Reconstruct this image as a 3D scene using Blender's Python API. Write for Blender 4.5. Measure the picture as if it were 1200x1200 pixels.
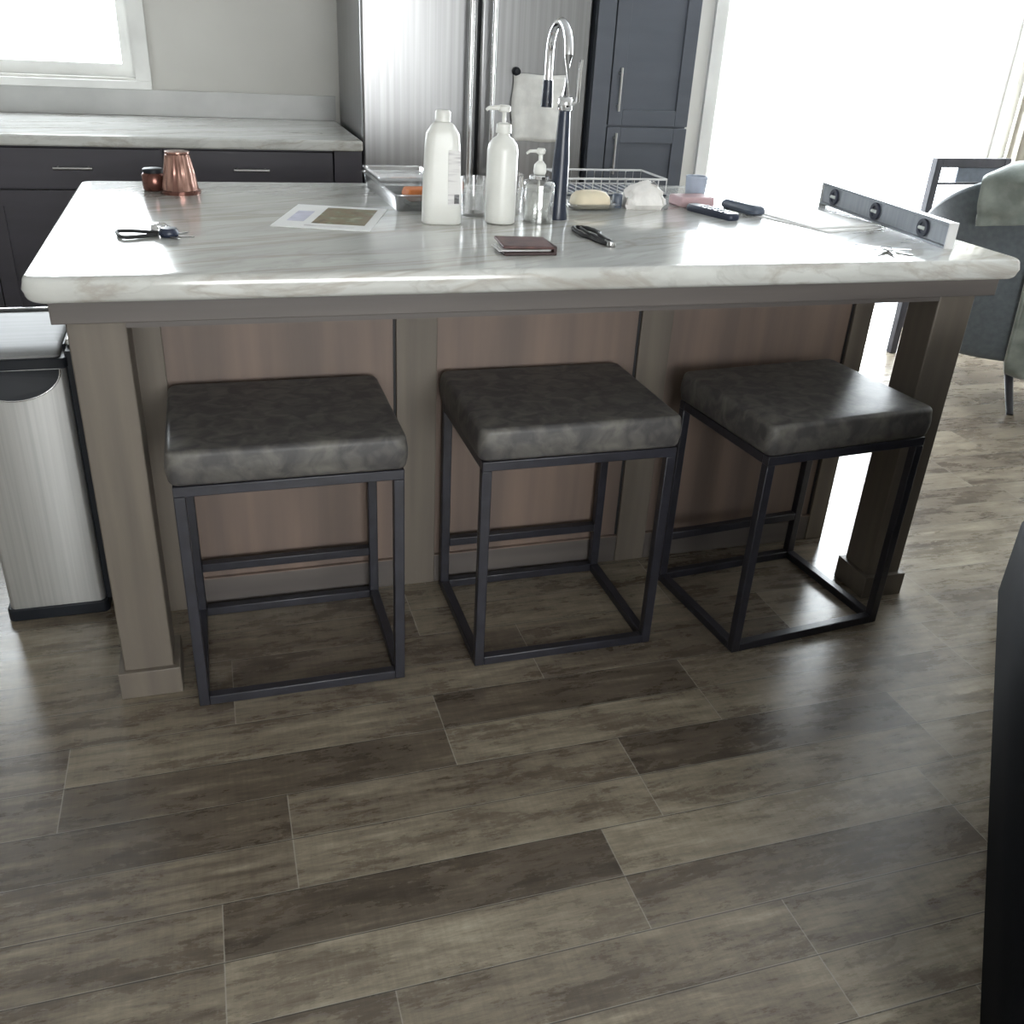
import bpy, bmesh, math, random
from mathutils import Vector, Matrix, noise
random.seed(7)
PI = math.pi
S = bpy.context.scene
COL = S.collection
for o in list(bpy.data.objects):
    bpy.data.objects.remove(o)

# ------------------------------------------------------------------ camera
cd = bpy.data.cameras.new('camera')
cam = bpy.data.objects.new('camera', cd)
COL.objects.link(cam)
cam.location = (0.31253, -1.70139, 1.32772)
cam.rotation_euler = (1.09303, -0.05097, -0.29529)
cd.sensor_width = 36
cd.lens = 1097.116 / 1200 * 36
cd.clip_start = 0.02
S.camera = cam

# ------------------------------------------------------------------ world, daylight, exposure
W = bpy.data.worlds.new('world')
S.world = W
W.use_nodes = True
bg = W.node_tree.nodes['Background']
bg.inputs[0].default_value = (0.86, 0.93, 1.0, 1)
bg.inputs[1].default_value = 6.0


def area(name, loc, rot, sx, sy, power, color=(1, 1, 1)):
    l = bpy.data.lights.new(name, 'AREA')
    l.shape = 'RECTANGLE'
    l.size = sx
    l.size_y = sy
    l.energy = power
    l.color = color
    o = bpy.data.objects.new(name, l)
    o.location = loc
    o.rotation_euler = rot
    COL.objects.link(o)
    return o


# daylight coming in through the glazed patio door and the window over the worktop; fill from an added, unseen window behind the camera
area('patio_daylight', (3.65, 3.18, 1.10), (-PI / 2, 0, 0), 1.85, 2.1, 250, (0.93, 0.97, 1.0))
area('kitchen_window_daylight', (-0.50, 3.18, 1.59), (-PI / 2, 0, 0), 1.14, 1.02, 36, (0.95, 0.98, 1.0))
area('added_front_fill', (0.9, -4.95, 1.45), (PI / 2, 0, 0), 2.6, 1.4, 100, (1.0, 0.96, 0.9))

S.view_settings.view_transform = 'Standard'
S.view_settings.look = 'None'
S.view_settings.gamma = 1
S.view_settings.use_curve_mapping = False
S.view_settings.exposure = 0.6
try:
    S.cycles.max_bounces = 10
    S.cycles.transparent_max_bounces = 16
    S.cycles.sample_clamp_indirect = 6
    S.cycles.use_denoising = True
    S.cycles.caustics_reflective = False
    S.cycles.caustics_refractive = False
except Exception:
    pass


# ------------------------------------------------------------------ materials
def mat(name, col, rough=0.5, metal=0.0, spec=0.5, noise_amt=0.0, nscale=(8, 8, 8), col2=None, bump=0.0, bscale=60,
        coat=0.0, sheen=0.0, detail=4.0, ramp=(0.35, 0.65), rot=(0, 0, 0), coord='Object', dist=0.0):
    m = bpy.data.materials.new(name)
    m.use_nodes = True
    nt = m.node_tree
    b = nt.nodes['Principled BSDF']
    b.inputs['Base Color'].default_value = (*col, 1)
    b.inputs['Roughness'].default_value = rough
    b.inputs['Metallic'].default_value = metal
    b.inputs['Specular IOR Level'].default_value = spec
    b.inputs['Coat Weight'].default_value = coat
    b.inputs['Sheen Weight'].default_value = sheen
    tc = nt.nodes.new('ShaderNodeTexCoord')
    mp = nt.nodes.new('ShaderNodeMapping')
    mp.inputs['Scale'].default_value = nscale
    mp.inputs['Rotation'].default_value = rot
    nt.links.new(tc.outputs[coord], mp.inputs[0])
    if col2 is None:
        k = 0.82
        col2 = tuple(c * k for c in col)
    nz = nt.nodes.new('ShaderNodeTexNoise')
    nz.inputs['Scale'].default_value = 1
    nz.inputs['Detail'].default_value = detail
    nz.inputs['Distortion'].default_value = dist
    nt.links.new(mp.outputs[0], nz.inputs[0])
    rp = nt.nodes.new('ShaderNodeValToRGB')
    rp.color_ramp.elements[0].position = ramp[0]
    rp.color_ramp.elements[1].position = ramp[1]
    rp.color_ramp.elements[0].color = (*col2, 1)
    rp.color_ramp.elements[1].color = (*col, 1)
    nt.links.new(nz.outputs[0], rp.inputs[0])
    nt.links.new(rp.outputs[0], b.inputs['Base Color'])
    if bump:
        n2 = nt.nodes.new('ShaderNodeTexNoise')
        n2.inputs['Scale'].default_value = bscale
        n2.inputs['Detail'].default_value = 3
        nt.links.new(tc.outputs['Object'], n2.inputs[0])
        bp = nt.nodes.new('ShaderNodeBump')
        bp.inputs['Strength'].default_value = bump
        bp.inputs['Distance'].default_value = 0.003
        nt.links.new(n2.outputs[0], bp.inputs['Height'])
        nt.links.new(bp.outputs[0], b.inputs['Normal'])
    return m


def clear_mat(name, tint=(1, 1, 1), rough=0.03, fac=0.12, facing=0.6):
    m = bpy.data.materials.new(name)
    m.use_nodes = True
    nt = m.node_tree
    nt.nodes.clear()
    out = nt.nodes.new('ShaderNodeOutputMaterial')
    tr = nt.nodes.new('ShaderNodeBsdfTransparent')
    tr.inputs[0].default_value = (*tint, 1)
    gl = nt.nodes.new('ShaderNodeBsdfGlossy')
    gl.inputs['Roughness'].default_value = rough
    lw = nt.nodes.new('ShaderNodeLayerWeight')
    lw.inputs[0].default_value = 0.35
    mth = nt.nodes.new('ShaderNodeMath')
    mth.operation = 'MULTIPLY_ADD'
    mth.inputs[1].default_value = facing
    mth.inputs[2].default_value = fac
    nt.links.new(lw.outputs['Facing'], mth.inputs[0])
    mx = nt.nodes.new('ShaderNodeMixShader')
    nt.links.new(mth.outputs[0], mx.inputs[0])
    nt.links.new(tr.outputs[0], mx.inputs[1])
    nt.links.new(gl.outputs[0], mx.inputs[2])
    nt.links.new(mx.outputs[0], out.inputs[0])
    return m


M = {}
M['wall'] = mat('wall_paint', (0.56, 0.55, 0.52), 0.85, nscale=(3, 3, 3), col2=(0.53, 0.52, 0.49), bump=0.05)
M['ceiling'] = mat('ceiling_paint', (0.7, 0.7, 0.69), 0.9, nscale=(3, 3, 3), bump=0.1, bscale=120)
M['trim'] = mat('white_trim', (0.72, 0.72, 0.70), 0.45, nscale=(4, 4, 4))
M['tile'] = mat('backsplash', (0.42, 0.42, 0.41), 0.3, nscale=(5, 5, 5))
M['island'] = mat('weathered_grey_wood', (0.150, 0.127, 0.103), 0.55, nscale=(26, 26, 1.6), col2=(0.103, 0.087, 0.072), ramp=(0.3, 0.72), bump=0.05, bscale=90, detail=6)
M['island_h'] = mat('weathered_grey_rail', (0.115, 0.100, 0.092), 0.5, nscale=(1.6, 26, 26), col2=(0.080, 0.070, 0.066), ramp=(0.3, 0.72), bump=0.05, bscale=90, detail=6)
M['panel'] = mat('pinkish_panel_veneer', (0.195, 0.140, 0.112), 0.5, nscale=(16, 16, 0.9), col2=(0.130, 0.098, 0.083), ramp=(0.35, 0.68), detail=4)
M['black_metal'] = mat('charcoal_powder_coat', (0.022, 0.022, 0.03), 0.38, spec=0.5, nscale=(30, 30, 30), col2=(0.015, 0.015, 0.02), bump=0.04, bscale=300)
M['seat'] = mat('distressed_leatherette', (0.135, 0.128, 0.115), 0.5, spec=0.4, nscale=(24, 30, 24), col2=(0.054, 0.051, 0.052), ramp=(0.38, 0.74), bump=0.12, bscale=140, detail=5, dist=0.8)
M['cab'] = mat('dark_cabinet', (0.042, 0.038, 0.050), 0.42, nscale=(3, 3, 20), col2=(0.034, 0.031, 0.041))
M['pantry'] = mat('hazed_slate_blue_cabinet', (0.092, 0.102, 0.125), 0.42, nscale=(3, 3, 14), col2=(0.08, 0.09, 0.11))  # slate blue, lifted a little to carry haze from the patio door
M['handle'] = mat('brushed_nickel', (0.62, 0.62, 0.61), 0.3, 1.0, nscale=(4, 90, 4), col2=(0.5, 0.5, 0.5))
M['chrome'] = mat('chrome', (0.78, 0.78, 0.80), 0.1, 1.0, nscale=(9, 9, 9), col2=(0.72, 0.72, 0.74))
M['steel'] = mat('brushed_stainless', (0.33, 0.33, 0.335), 0.3, 1.0, nscale=(60, 60, 0.8), col2=(0.27, 0.27, 0.275), detail=2)
M['bin_steel'] = mat('bin_stainless', (0.52, 0.52, 0.51), 0.45, 0.8, nscale=(120, 120, 1.5), col2=(0.44, 0.44, 0.435), detail=2)
M['lid_steel'] = mat('lid_satin_steel', (0.20, 0.20, 0.20), 0.55, 0.15, spec=0.25, nscale=(4, 90, 4), col2=(0.17, 0.17, 0.17), detail=2)
M['black_plastic'] = mat('black_plastic', (0.010, 0.012, 0.016), 0.5, spec=0.25, nscale=(20, 20, 20), bump=0.03, bscale=200)
M['white_plastic'] = mat('white_plastic', (0.66, 0.66, 0.63), 0.35, nscale=(12, 12, 12), col2=(0.70, 0.70, 0.67))
M['label_grey'] = mat('label_print', (0.25, 0.25, 0.26), 0.5, nscale=(90, 90, 200), col2=(0.06, 0.06, 0.06), detail=1)
M['label_pale'] = mat('pale_label', (0.66, 0.65, 0.64), 0.5, nscale=(20, 20, 200), col2=(0.48, 0.46, 0.47), ramp=(0.3, 0.5), detail=1)
M['leather_brown'] = mat('brown_leather', (0.115, 0.055, 0.05), 0.5, nscale=(40, 40, 40), col2=(0.07, 0.035, 0.035), bump=0.2, bscale=250)
M['leather_dark'] = mat('dark_brown_leather', (0.05, 0.028, 0.028), 0.55, nscale=(40, 40, 40), bump=0.2, bscale=250)
M['black_cord'] = mat('black_cord', (0.012, 0.012, 0.014), 0.6, nscale=(90, 90, 90))
M['paper'] = mat('white_paper', (0.74, 0.74, 0.73), 0.5, nscale=(10, 10, 10), col2=(0.70, 0.70, 0.70), bump=0.1, bscale=20)
M['paper_lilac'] = mat('lilac_print', (0.55, 0.55, 0.66), 0.5, nscale=(30, 30, 30))
M['paper_crumple'] = mat('soft_paper', (0.70, 0.70, 0.68), 0.8, nscale=(22, 22, 22), col2=(0.60, 0.60, 0.585), bump=0.5, bscale=40)
M['copper_glass'] = mat('copper_glass', (0.40, 0.235, 0.19), 0.16, 0.6, nscale=(60, 60, 14), col2=(0.19, 0.095, 0.075), ramp=(0.4, 0.6))
M['copper_base'] = mat('copper_base', (0.16, 0.07, 0.055), 0.25, 0.7, nscale=(30, 30, 30))
M['cream'] = mat('cream_soap', (0.72, 0.62, 0.46), 0.6, nscale=(14, 14, 14), col2=(0.62, 0.56, 0.42))
M['white_tissue'] = mat('white_tissue', (0.78, 0.76, 0.74), 0.8, nscale=(30, 30, 30), col2=(0.66, 0.64, 0.62), bump=0.5, bscale=60)
M['pink'] = mat('dusty_pink_box', (0.52, 0.36, 0.38), 0.55, nscale=(10, 10, 10))
M['cup_blue'] = mat('pale_blue_plastic', (0.40, 0.45, 0.55), 0.4, nscale=(10, 10, 10))
M['orange'] = mat('orange_sponge', (0.62, 0.20, 0.06), 0.8, nscale=(40, 40, 40), col2=(0.5, 0.15, 0.05), bump=0.4, bscale=200)
M['dark_green'] = mat('dark_green_sponge', (0.05, 0.08, 0.06), 0.8, nscale=(60, 60, 60), bump=0.4, bscale=200)
M['navy'] = mat('navy_plastic', (0.022, 0.03, 0.055), 0.35, nscale=(20, 20, 20))
M['faucet'] = mat('dark_navy_faucet', (0.018, 0.025, 0.045), 0.3, nscale=(20, 20, 20))
M['dark_grey_plastic'] = mat('slate_plastic', (0.09, 0.11, 0.15), 0.4, nscale=(20, 20, 20))
M['alu'] = mat('level_aluminium', (0.33, 0.35, 0.38), 0.38, 0.55, nscale=(6, 80, 6), col2=(0.28, 0.30, 0.33))
M['alu_edge'] = mat('level_bright_edge', (0.72, 0.72, 0.72), 0.35, 0.3, nscale=(6, 60, 6))
M['vial_ring'] = mat('level_dark_ring', (0.04, 0.045, 0.07), 0.4, nscale=(20, 20, 20))
M['vial'] = mat('level_vial', (0.70, 0.74, 0.72), 0.15, nscale=(20, 20, 20))
M['steel_key'] = mat('key_metal', (0.5, 0.5, 0.5), 0.3, 1.0, nscale=(60, 60, 60), col2=(0.3, 0.3, 0.3))
M['chair_shell'] = mat('slate_grey_upholstery', (0.115, 0.135, 0.15), 0.8, nscale=(50, 50, 50), col2=(0.09, 0.105, 0.12), sheen=0.3, bump=0.2, bscale=260)
M['throw'] = mat('grey_green_plush', (0.27, 0.30, 0.275), 0.9, nscale=(16, 16, 16), col2=(0.17, 0.195, 0.18), sheen=0.5, bump=0.5, bscale=70)
M['dark_wood'] = mat('dark_stained_wood', (0.045, 0.042, 0.055), 0.45, nscale=(30, 30, 3), col2=(0.03, 0.03, 0.04))
M['pale_slate'] = mat('slate_pad', (0.18, 0.20, 0.24), 0.8, nscale=(40, 40, 40))
M['sofa'] = mat('black_leather', (0.006, 0.007, 0.009), 0.75, spec=0.04, nscale=(20, 20, 20), bump=0.15, bscale=160)
M['curtain'] = mat('beige_curtain', (0.56, 0.53, 0.46), 0.85, nscale=(30, 30, 2), col2=(0.50, 0.47, 0.41))
M['rack'] = mat('white_wire', (0.6, 0.6, 0.6), 0.4, nscale=(20, 20, 20))
M['clear'] = clear_mat('clear_glass')
M['clear_soft'] = clear_mat('clear_plastic', (0.93, 0.94, 0.94), 0.1, 0.22, 0.5)
M['liquid'] = clear_mat('clear_liquid_soap', (0.93, 0.94, 0.93), 0.08, 0.18, 0.2)
M['smoke'] = clear_mat('smoky_plastic', (0.72, 0.73, 0.74), 0.2, 0.25, 0.3)
M['pane'] = clear_mat('window_glass', (0.97, 0.98, 0.98), 0.02, 0.03, 0.25)


def countertop_material():
    m = bpy.data.materials.new('veined_marble_laminate')
    m.use_nodes = True
    nt = m.node_tree
    L = nt.links.new
    b = nt.nodes['Principled BSDF']
    b.inputs['Roughness'].default_value = 0.13
    b.inputs['Specular IOR Level'].default_value = 0.6
    tc = nt.nodes.new('ShaderNodeTexCoord')

    def veins(rotz, scale, lo, hi, seed, dist):
        mp = nt.nodes.new('ShaderNodeMapping')
        mp.inputs['Rotation'].default_value = (0.5, 0.2, rotz)
        mp.inputs['Location'].default_value = (seed, seed * 0.7, 0)
        L(tc.outputs['Object'], mp.inputs[0])
        mp2 = nt.nodes.new('ShaderNodeMapping')
        mp2.inputs['Scale'].default_value = scale
        L(mp.outputs[0], mp2.inputs[0])
        n = nt.nodes.new('ShaderNodeTexNoise')
        n.inputs['Scale'].default_value = 1
        n.inputs['Detail'].default_value = 7
        n.inputs['Roughness'].default_value = 0.58
        n.inputs['Distortion'].default_value = dist
        L(mp2.outputs[0], n.inputs[0])
        r = nt.nodes.new('ShaderNodeMapRange')
        r.inputs[1].default_value = lo
        r.inputs[2].default_value = hi
        L(n.outputs[0], r.inputs[0])
        return r

    def ridge(r_in, w):
        s = nt.nodes.new('ShaderNodeMath'); s.operation = 'SUBTRACT'; s.inputs[1].default_value = 0.5
        L(r_in.outputs[0], s.inputs[0])
        a = nt.nodes.new('ShaderNodeMath'); a.operation = 'ABSOLUTE'
        L(s.outputs[0], a.inputs[0])
        r = nt.nodes.new('ShaderNodeMapRange')
        r.inputs[1].default_value = 0.0
        r.inputs[2].default_value = w
        r.inputs[3].default_value = 1.0
        r.inputs[4].default_value = 0.0
        L(a.outputs[0], r.inputs[0])
        return r

    base = veins(-0.35, (1.1, 7.0, 7.0), 0.3, 0.7, 3.1, 0.5)
    cr = nt.nodes.new('ShaderNodeValToRGB')
    e = cr.color_ramp.elements
    e[0].position = 0.1; e[0].color = (0.43, 0.43, 0.41, 1)
    e[1].position = 0.75; e[1].color = (0.57, 0.575, 0.555, 1)
    L(base.outputs[0], cr.inputs[0])
    v1 = ridge(veins(-0.30, (0.8, 4.0, 4.0), 0.2, 0.8, 9.4, 0.7), 0.045)
    mx = nt.nodes.new('ShaderNodeMixRGB')
    L(cr.outputs[0], mx.inputs[1])
    mx.inputs[2].default_value = (0.33, 0.295, 0.255, 1)
    k = nt.nodes.new('ShaderNodeMath'); k.operation = 'MULTIPLY'; k.inputs[1].default_value = 0.6
    L(v1.outputs[0], k.inputs[0])
    L(k.outputs[0], mx.inputs[0])
    v2 = ridge(veins(-0.42, (1.4, 9.0, 9.0), 0.2, 0.8, 21.7, 0.9), 0.05)
    mx2 = nt.nodes.new('ShaderNodeMixRGB')
    L(mx.outputs[0], mx2.inputs[1])
    mx2.inputs[2].default_value = (0.34, 0.325, 0.31, 1)
    k2 = nt.nodes.new('ShaderNodeMath'); k2.operation = 'MULTIPLY'; k2.inputs[1].default_value = 0.35
    L(v2.outputs[0], k2.inputs[0])
    L(k2.outputs[0], mx2.inputs[0])
    L(mx2.outputs[0], b.inputs['Base Color'])
    return m


M['counter'] = countertop_material()


def floor_material():
    m = bpy.data.materials.new('wood_look_floor_tiles')
    m.use_nodes = True
    nt = m.node_tree
    L = nt.links.new
    b = nt.nodes['Principled BSDF']
    uv = nt.nodes.new('ShaderNodeUVMap'); uv.uv_map = 'metres'
    sz = nt.nodes.new('ShaderNodeUVMap'); sz.uv_map = 'size'
    at = nt.nodes.new('ShaderNodeAttribute'); at.attribute_name = 'tone'
    tc = nt.nodes.new('ShaderNodeTexCoord')
    # grain, offset per plank by its tone
    cmb = nt.nodes.new('ShaderNodeVectorMath'); cmb.operation = 'ADD'
    sc = nt.nodes.new('ShaderNodeVectorMath'); sc.operation = 'SCALE'
    sc.inputs['Scale'].default_value = 37.0
    L(at.outputs['Vector'], sc.inputs[0])
    L(tc.outputs['Object'], cmb.inputs[0]); L(sc.outputs[0], cmb.inputs[1])

    def nz(scale, detail, rough=0.6, dist=0.0):
        mp = nt.nodes.new('ShaderNodeMapping'); mp.inputs['Scale'].default_value = scale
        L(cmb.outputs[0], mp.inputs[0])
        n = nt.nodes.new('ShaderNodeTexNoise'); n.inputs['Scale'].default_value = 1
        n.inputs['Detail'].default_value = detail; n.inputs['Roughness'].default_value = rough
        n.inputs['Distortion'].default_value = dist
        L(mp.outputs[0], n.inputs[0])
        return n
    g1 = nz((4.5, 50, 8), 9, 0.72, 0.3)
    g2 = nz((4.6, 16, 4), 8, 0.74, 0.15)
    g3 = nz((120.0, 12, 4), 3, 0.7, 0.0)      # fine saw marks across the grain

    def math_(op, a, bb, c=None):
        n = nt.nodes.new('ShaderNodeMath'); n.operation = op
        for i, v in enumerate((a, bb, c)):
            if v is None: continue
            if hasattr(v, 'outputs'): L(v.outputs[0], n.inputs[i])
            elif hasattr(v, 'is_linked'): L(v, n.inputs[i])
            else: n.inputs[i].default_value = v
        return n
    t = math_('MULTIPLY_ADD', g1, 1.15, -0.575)
    t2 = math_('MULTIPLY_ADD', g2, 1.35, -0.675)
    t3 = math_('MULTIPLY_ADD', g3, 0.26, -0.13)
    s1 = math_('ADD', t, t2)
    s2 = math_('ADD', s1, t3)
    s3 = math_('ADD', s2, at.outputs['Fac'])
    cr = nt.nodes.new('ShaderNodeValToRGB')
    e = cr.color_ramp.elements
    e[0].position = 0.0; e[0].color = (0.052, 0.041, 0.031, 1)
    e[1].position = 1.0; e[1].color = (0.39, 0.345, 0.265, 1)
    x = e.new(0.35); x.color = (0.112, 0.089, 0.067, 1)
    x = e.new(0.65); x.color = (0.222, 0.188, 0.140, 1)
    L(s3.outputs[0], cr.inputs[0])
    # dark seams and painted bevel highlights, from the metre coordinates on each plank
    sp = nt.nodes.new('ShaderNodeSeparateXYZ'); L(uv.outputs[0], sp.inputs[0])
    ss = nt.nodes.new('ShaderNodeSeparateXYZ'); L(sz.outputs[0], ss.inputs[0])
    ex = math_('SUBTRACT', ss.outputs[0], sp.outputs[0])
    ey = math_('SUBTRACT', ss.outputs[1], sp.outputs[1])
    dx = math_('MINIMUM', sp.outputs[0], ex)
    glint_y = math_('LESS_THAN', sp.outputs[1], 0.0012)
    glint_x = math_('LESS_THAN', dx, 0.0010)
    glint = math_('MAXIMUM', glint_y, glint_x)
    dark = math_('LESS_THAN', ey, 0.0022)
    mx = nt.nodes.new('ShaderNodeMixRGB'); L(cr.outputs[0], mx.inputs[1]); mx.inputs[2].default_value = (0.33, 0.31, 0.27, 1)
    k = math_('MULTIPLY', glint, 0.75); L(k.outputs[0], mx.inputs[0])
    mx2 = nt.nodes.new('ShaderNodeMixRGB'); L(mx.outputs[0], mx2.inputs[1]); mx2.inputs[2].default_value = (0.02, 0.016, 0.012, 1)
    k2 = math_('MULTIPLY', dark, 0.75); L(k2.outputs[0], mx2.inputs[0])
    L(mx2.outputs[0], b.inputs['Base Color'])
    rr = math_('MULTIPLY_ADD', g2, 0.16, 0.20)
    L(rr.outputs[0], b.inputs['Roughness'])
    b.inputs['Specular IOR Level'].default_value = 0.5
    bp = nt.nodes.new('ShaderNodeBump'); bp.inputs['Strength'].default_value = 0.12; bp.inputs['Distance'].default_value = 0.001
    L(g1.outputs[0], bp.inputs['Height']); L(bp.outputs[0], b.inputs['Normal'])
    return m


def print_material():
    m = bpy.data.materials.new('landscape_print')
    m.use_nodes = True
    nt = m.node_tree
    L = nt.links.new
    b = nt.nodes['Principled BSDF']; b.inputs['Roughness'].default_value = 0.35
    tc = nt.nodes.new('ShaderNodeTexCoord')
    n = nt.nodes.new('ShaderNodeTexNoise'); n.inputs['Scale'].default_value = 26; n.inputs['Detail'].default_value = 6
    L(tc.outputs['Object'], n.inputs[0])
    cr = nt.nodes.new('ShaderNodeValToRGB')
    e = cr.color_ramp.elements
    e[0].position = 0.32; e[0].color = (0.07, 0.055, 0.035, 1)
    e[1].position = 0.68; e[1].color = (0.36, 0.36, 0.27, 1)
    x = e.new(0.45); x.color = (0.22, 0.16, 0.09, 1)
    x = e.new(0.56); x.color = (0.17, 0.17, 0.10, 1)
    L(n.outputs[0], cr.inputs[0]); L(cr.outputs[0], b.inputs['Base Color'])
    return m


M['floor'] = floor_material()
M['print'] = print_material()


# ------------------------------------------------------------------ helpers
def link(name, bm, material, parent=None, smooth=False, bevel=0, segs=2, auto=35):
    me = bpy.data.meshes.new(name)
    bmesh.ops.recalc_face_normals(bm, faces=bm.faces)
    bm.to_mesh(me)
    bm.free()
    o = bpy.data.objects.new(name, me)
    COL.objects.link(o)
    for mm in (material if isinstance(material, (list, tuple)) else [material]):
        me.materials.append(mm)
    if smooth or bevel:
        for p in me.polygons:
            p.use_smooth = True
        try:
            me.set_sharp_from_angle(angle=math.radians(auto))
        except Exception:
            pass
    if bevel:
        b = o.modifiers.new('bevel', 'BEVEL')
        b.width = bevel
        b.segments = segs
        b.limit_method = 'ANGLE'
        b.angle_limit = math.radians(40)
        b.harden_normals = False
    if parent:
        o.parent = parent
    return o


def thing(name, label, cat, loc=(0, 0, 0), rotz=0.0, group=None):
    o = bpy.data.objects.new(name, None)
    o.empty_display_size = 0.05
    COL.objects.link(o)
    o.location = loc
    o.rotation_euler = (0, 0, rotz)
    o['label'] = label
    o['category'] = cat
    if group:
        o['group'] = group
    return o


def tag(o, label, cat, group=None, loc=None, rotz=None):
    o['label'] = label
    o['category'] = cat
    if group:
        o['group'] = group
    if loc:
        o.location = loc
    if rotz is not None:
        o.rotation_euler = (0, 0, rotz)
    return o


def struct(o):
    o['kind'] = 'structure'
    return o


def box(bm, x0, x1, y0, y1, z0, z1, mi=0):
    v = [bm.verts.new((x, y, z)) for z in (z0, z1) for y in (y0, y1) for x in (x0, x1)]
    for f in ((0, 2, 3, 1), (4, 5, 7, 6), (0, 1, 5, 4), (2, 6, 7, 3), (0, 4, 6, 2), (1, 3, 7, 5)):
        fc = bm.faces.new([v[i] for i in f])
        fc.material_index = mi
    return v


def boxbm(*a):
    bm = bmesh.new()
    box(bm, *a)
    return bm


def rrect(w, d, r, n=6):
    pts = []
    for cx, cy, a0 in ((w / 2 - r, d / 2 - r, 0), (-w / 2 + r, d / 2 - r, 90), (-w / 2 + r, -d / 2 + r, 180), (w / 2 - r, -d / 2 + r, 270)):
        for i in range(n + 1):
            a = math.radians(a0 + 90 * i / n)
            pts.append((cx + r * math.cos(a), cy + r * math.sin(a)))
    return pts


def loft(rings, bm=None, cap=(True, True), close=True):
    """rings: list of lists of 3-D points, same length."""
    bm = bm or bmesh.new()
    R = [[bm.verts.new(p) for p in r] for r in rings]
    n = len(R[0])
    for a, b in zip(R, R[1:]):
        for i in range(n if close else n - 1):
            j = (i + 1) % n
            bm.faces.new((a[i], a[j], b[j], b[i]))
    if cap[0]:
        bm.faces.new(list(reversed(R[0])))
    if cap[1]:
        bm.faces.new(R[-1])
    return bm


def lathe(prof, n=32, bm=None, cx=0, cy=0, cap=(True, True), sx=1, sy=1):
    rings = []
    for r, z in prof:
        rings.append([(cx + sx * r * math.cos(2 * PI * i / n), cy + sy * r * math.sin(2 * PI * i / n), z) for i in range(n)])
    return loft(rings, bm, cap)


def tube(pts, r, bm=None, n=10, closed=False):
    bm = bm or bmesh.new()
    P = [Vector(p) for p in pts]
    rings = []
    up = Vector((0, 0, 1))
    m = len(P)
    rr = r if isinstance(r, (list, tuple)) else [r] * m
    for i, p in enumerate(P):
        if closed:
            t = (P[(i + 1) % m] - P[i - 1]).normalized()
        else:
            t = (P[min(i + 1, m - 1)] - P[max(i - 1, 0)]).normalized()
        s = t.cross(up)
        if s.length < 1e-3:
            s = t.cross(Vector((0, 1, 0)))
        s.normalize()
        u = s.cross(t)
        rings.append([p + rr[i] * (math.cos(2 * PI * k / n) * s + math.sin(2 * PI * k / n) * u) for k in range(n)])
    if closed:
        R = [[bm.verts.new(q) for q in rg] for rg in rings]
        for i in range(m):
            a, b = R[i], R[(i + 1) % m]
            for k in range(n):
                j = (k + 1) % n
                bm.faces.new((a[k], a[j], b[j], b[k]))
        return bm
    return loft(rings, bm)


def smooth_path(pts, n=8):
    """Catmull-Rom through the points."""
    P = [Vector(p) for p in pts]
    out = []
    for i in range(len(P) - 1):
        p0, p1, p2, p3 = P[max(i - 1, 0)], P[i], P[i + 1], P[min(i + 2, len(P) - 1)]
        for k in range(n):
            t = k / n
            out.append(0.5 * ((2 * p1) + (p2 - p0) * t + (2 * p0 - 5 * p1 + 4 * p2 - p3) * t * t + (3 * p1 - p0 - 3 * p2 + p3) * t ** 3))
    out.append(P[-1])
    return out


def cushion(w, d, h, r, n=10, crown=0.0, edge=0.014):
    """soft upholstered pad: rounded rectangle lofted with rolled edges and a slightly crowned top"""
    rings = []
    def ring(inset, z):
        return [(x, y, z) for x, y in rrect(w - 2 * inset, d - 2 * inset, max(r - inset, 0.004), 5)]
    k = 6
    for i in range(k + 1):
        a = PI / 2 * i / k
        rings.append(ring(edge * (1 - math.sin(a)), edge * (1 - math.cos(a))))
    for z in (0.3, 0.6):
        rings.append(ring(-0.003, edge + (h - 2 * edge) * z))
    for i in range(k + 1):
        a = PI / 2 * i / k
        rings.append(ring(edge * (1 - math.cos(a)), h - edge + edge * math.sin(a)))
    for q in (0.15, 0.35, 0.6, 0.85):
        rings.append(ring(edge + (min(w, d) / 2 - edge - 0.004) * q, h + crown * q))
    bm = loft(rings)
    return bm


# ------------------------------------------------------------------ room shell
Z1 = 2.45
Y_BACK = 2.85
X0, X1, YF = -1.75, 5.2, -4.7
ROW = 0.11433
Y0 = -0.307
bands = {
    0: ([0.356, 1.042, 1.72], 0.70), 1: ([0.23, 0.913, 1.62], 0.69), 2: ([0.48, 1.161, 1.86], 0.69),
    -1: ([-0.049, 0.692, 1.292, 1.995], 0.69), -2: ([0.27, 0.955, 1.64, 2.116], 0.69), -3: ([0.03, 0.712, 1.39], 0.68),
}
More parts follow.
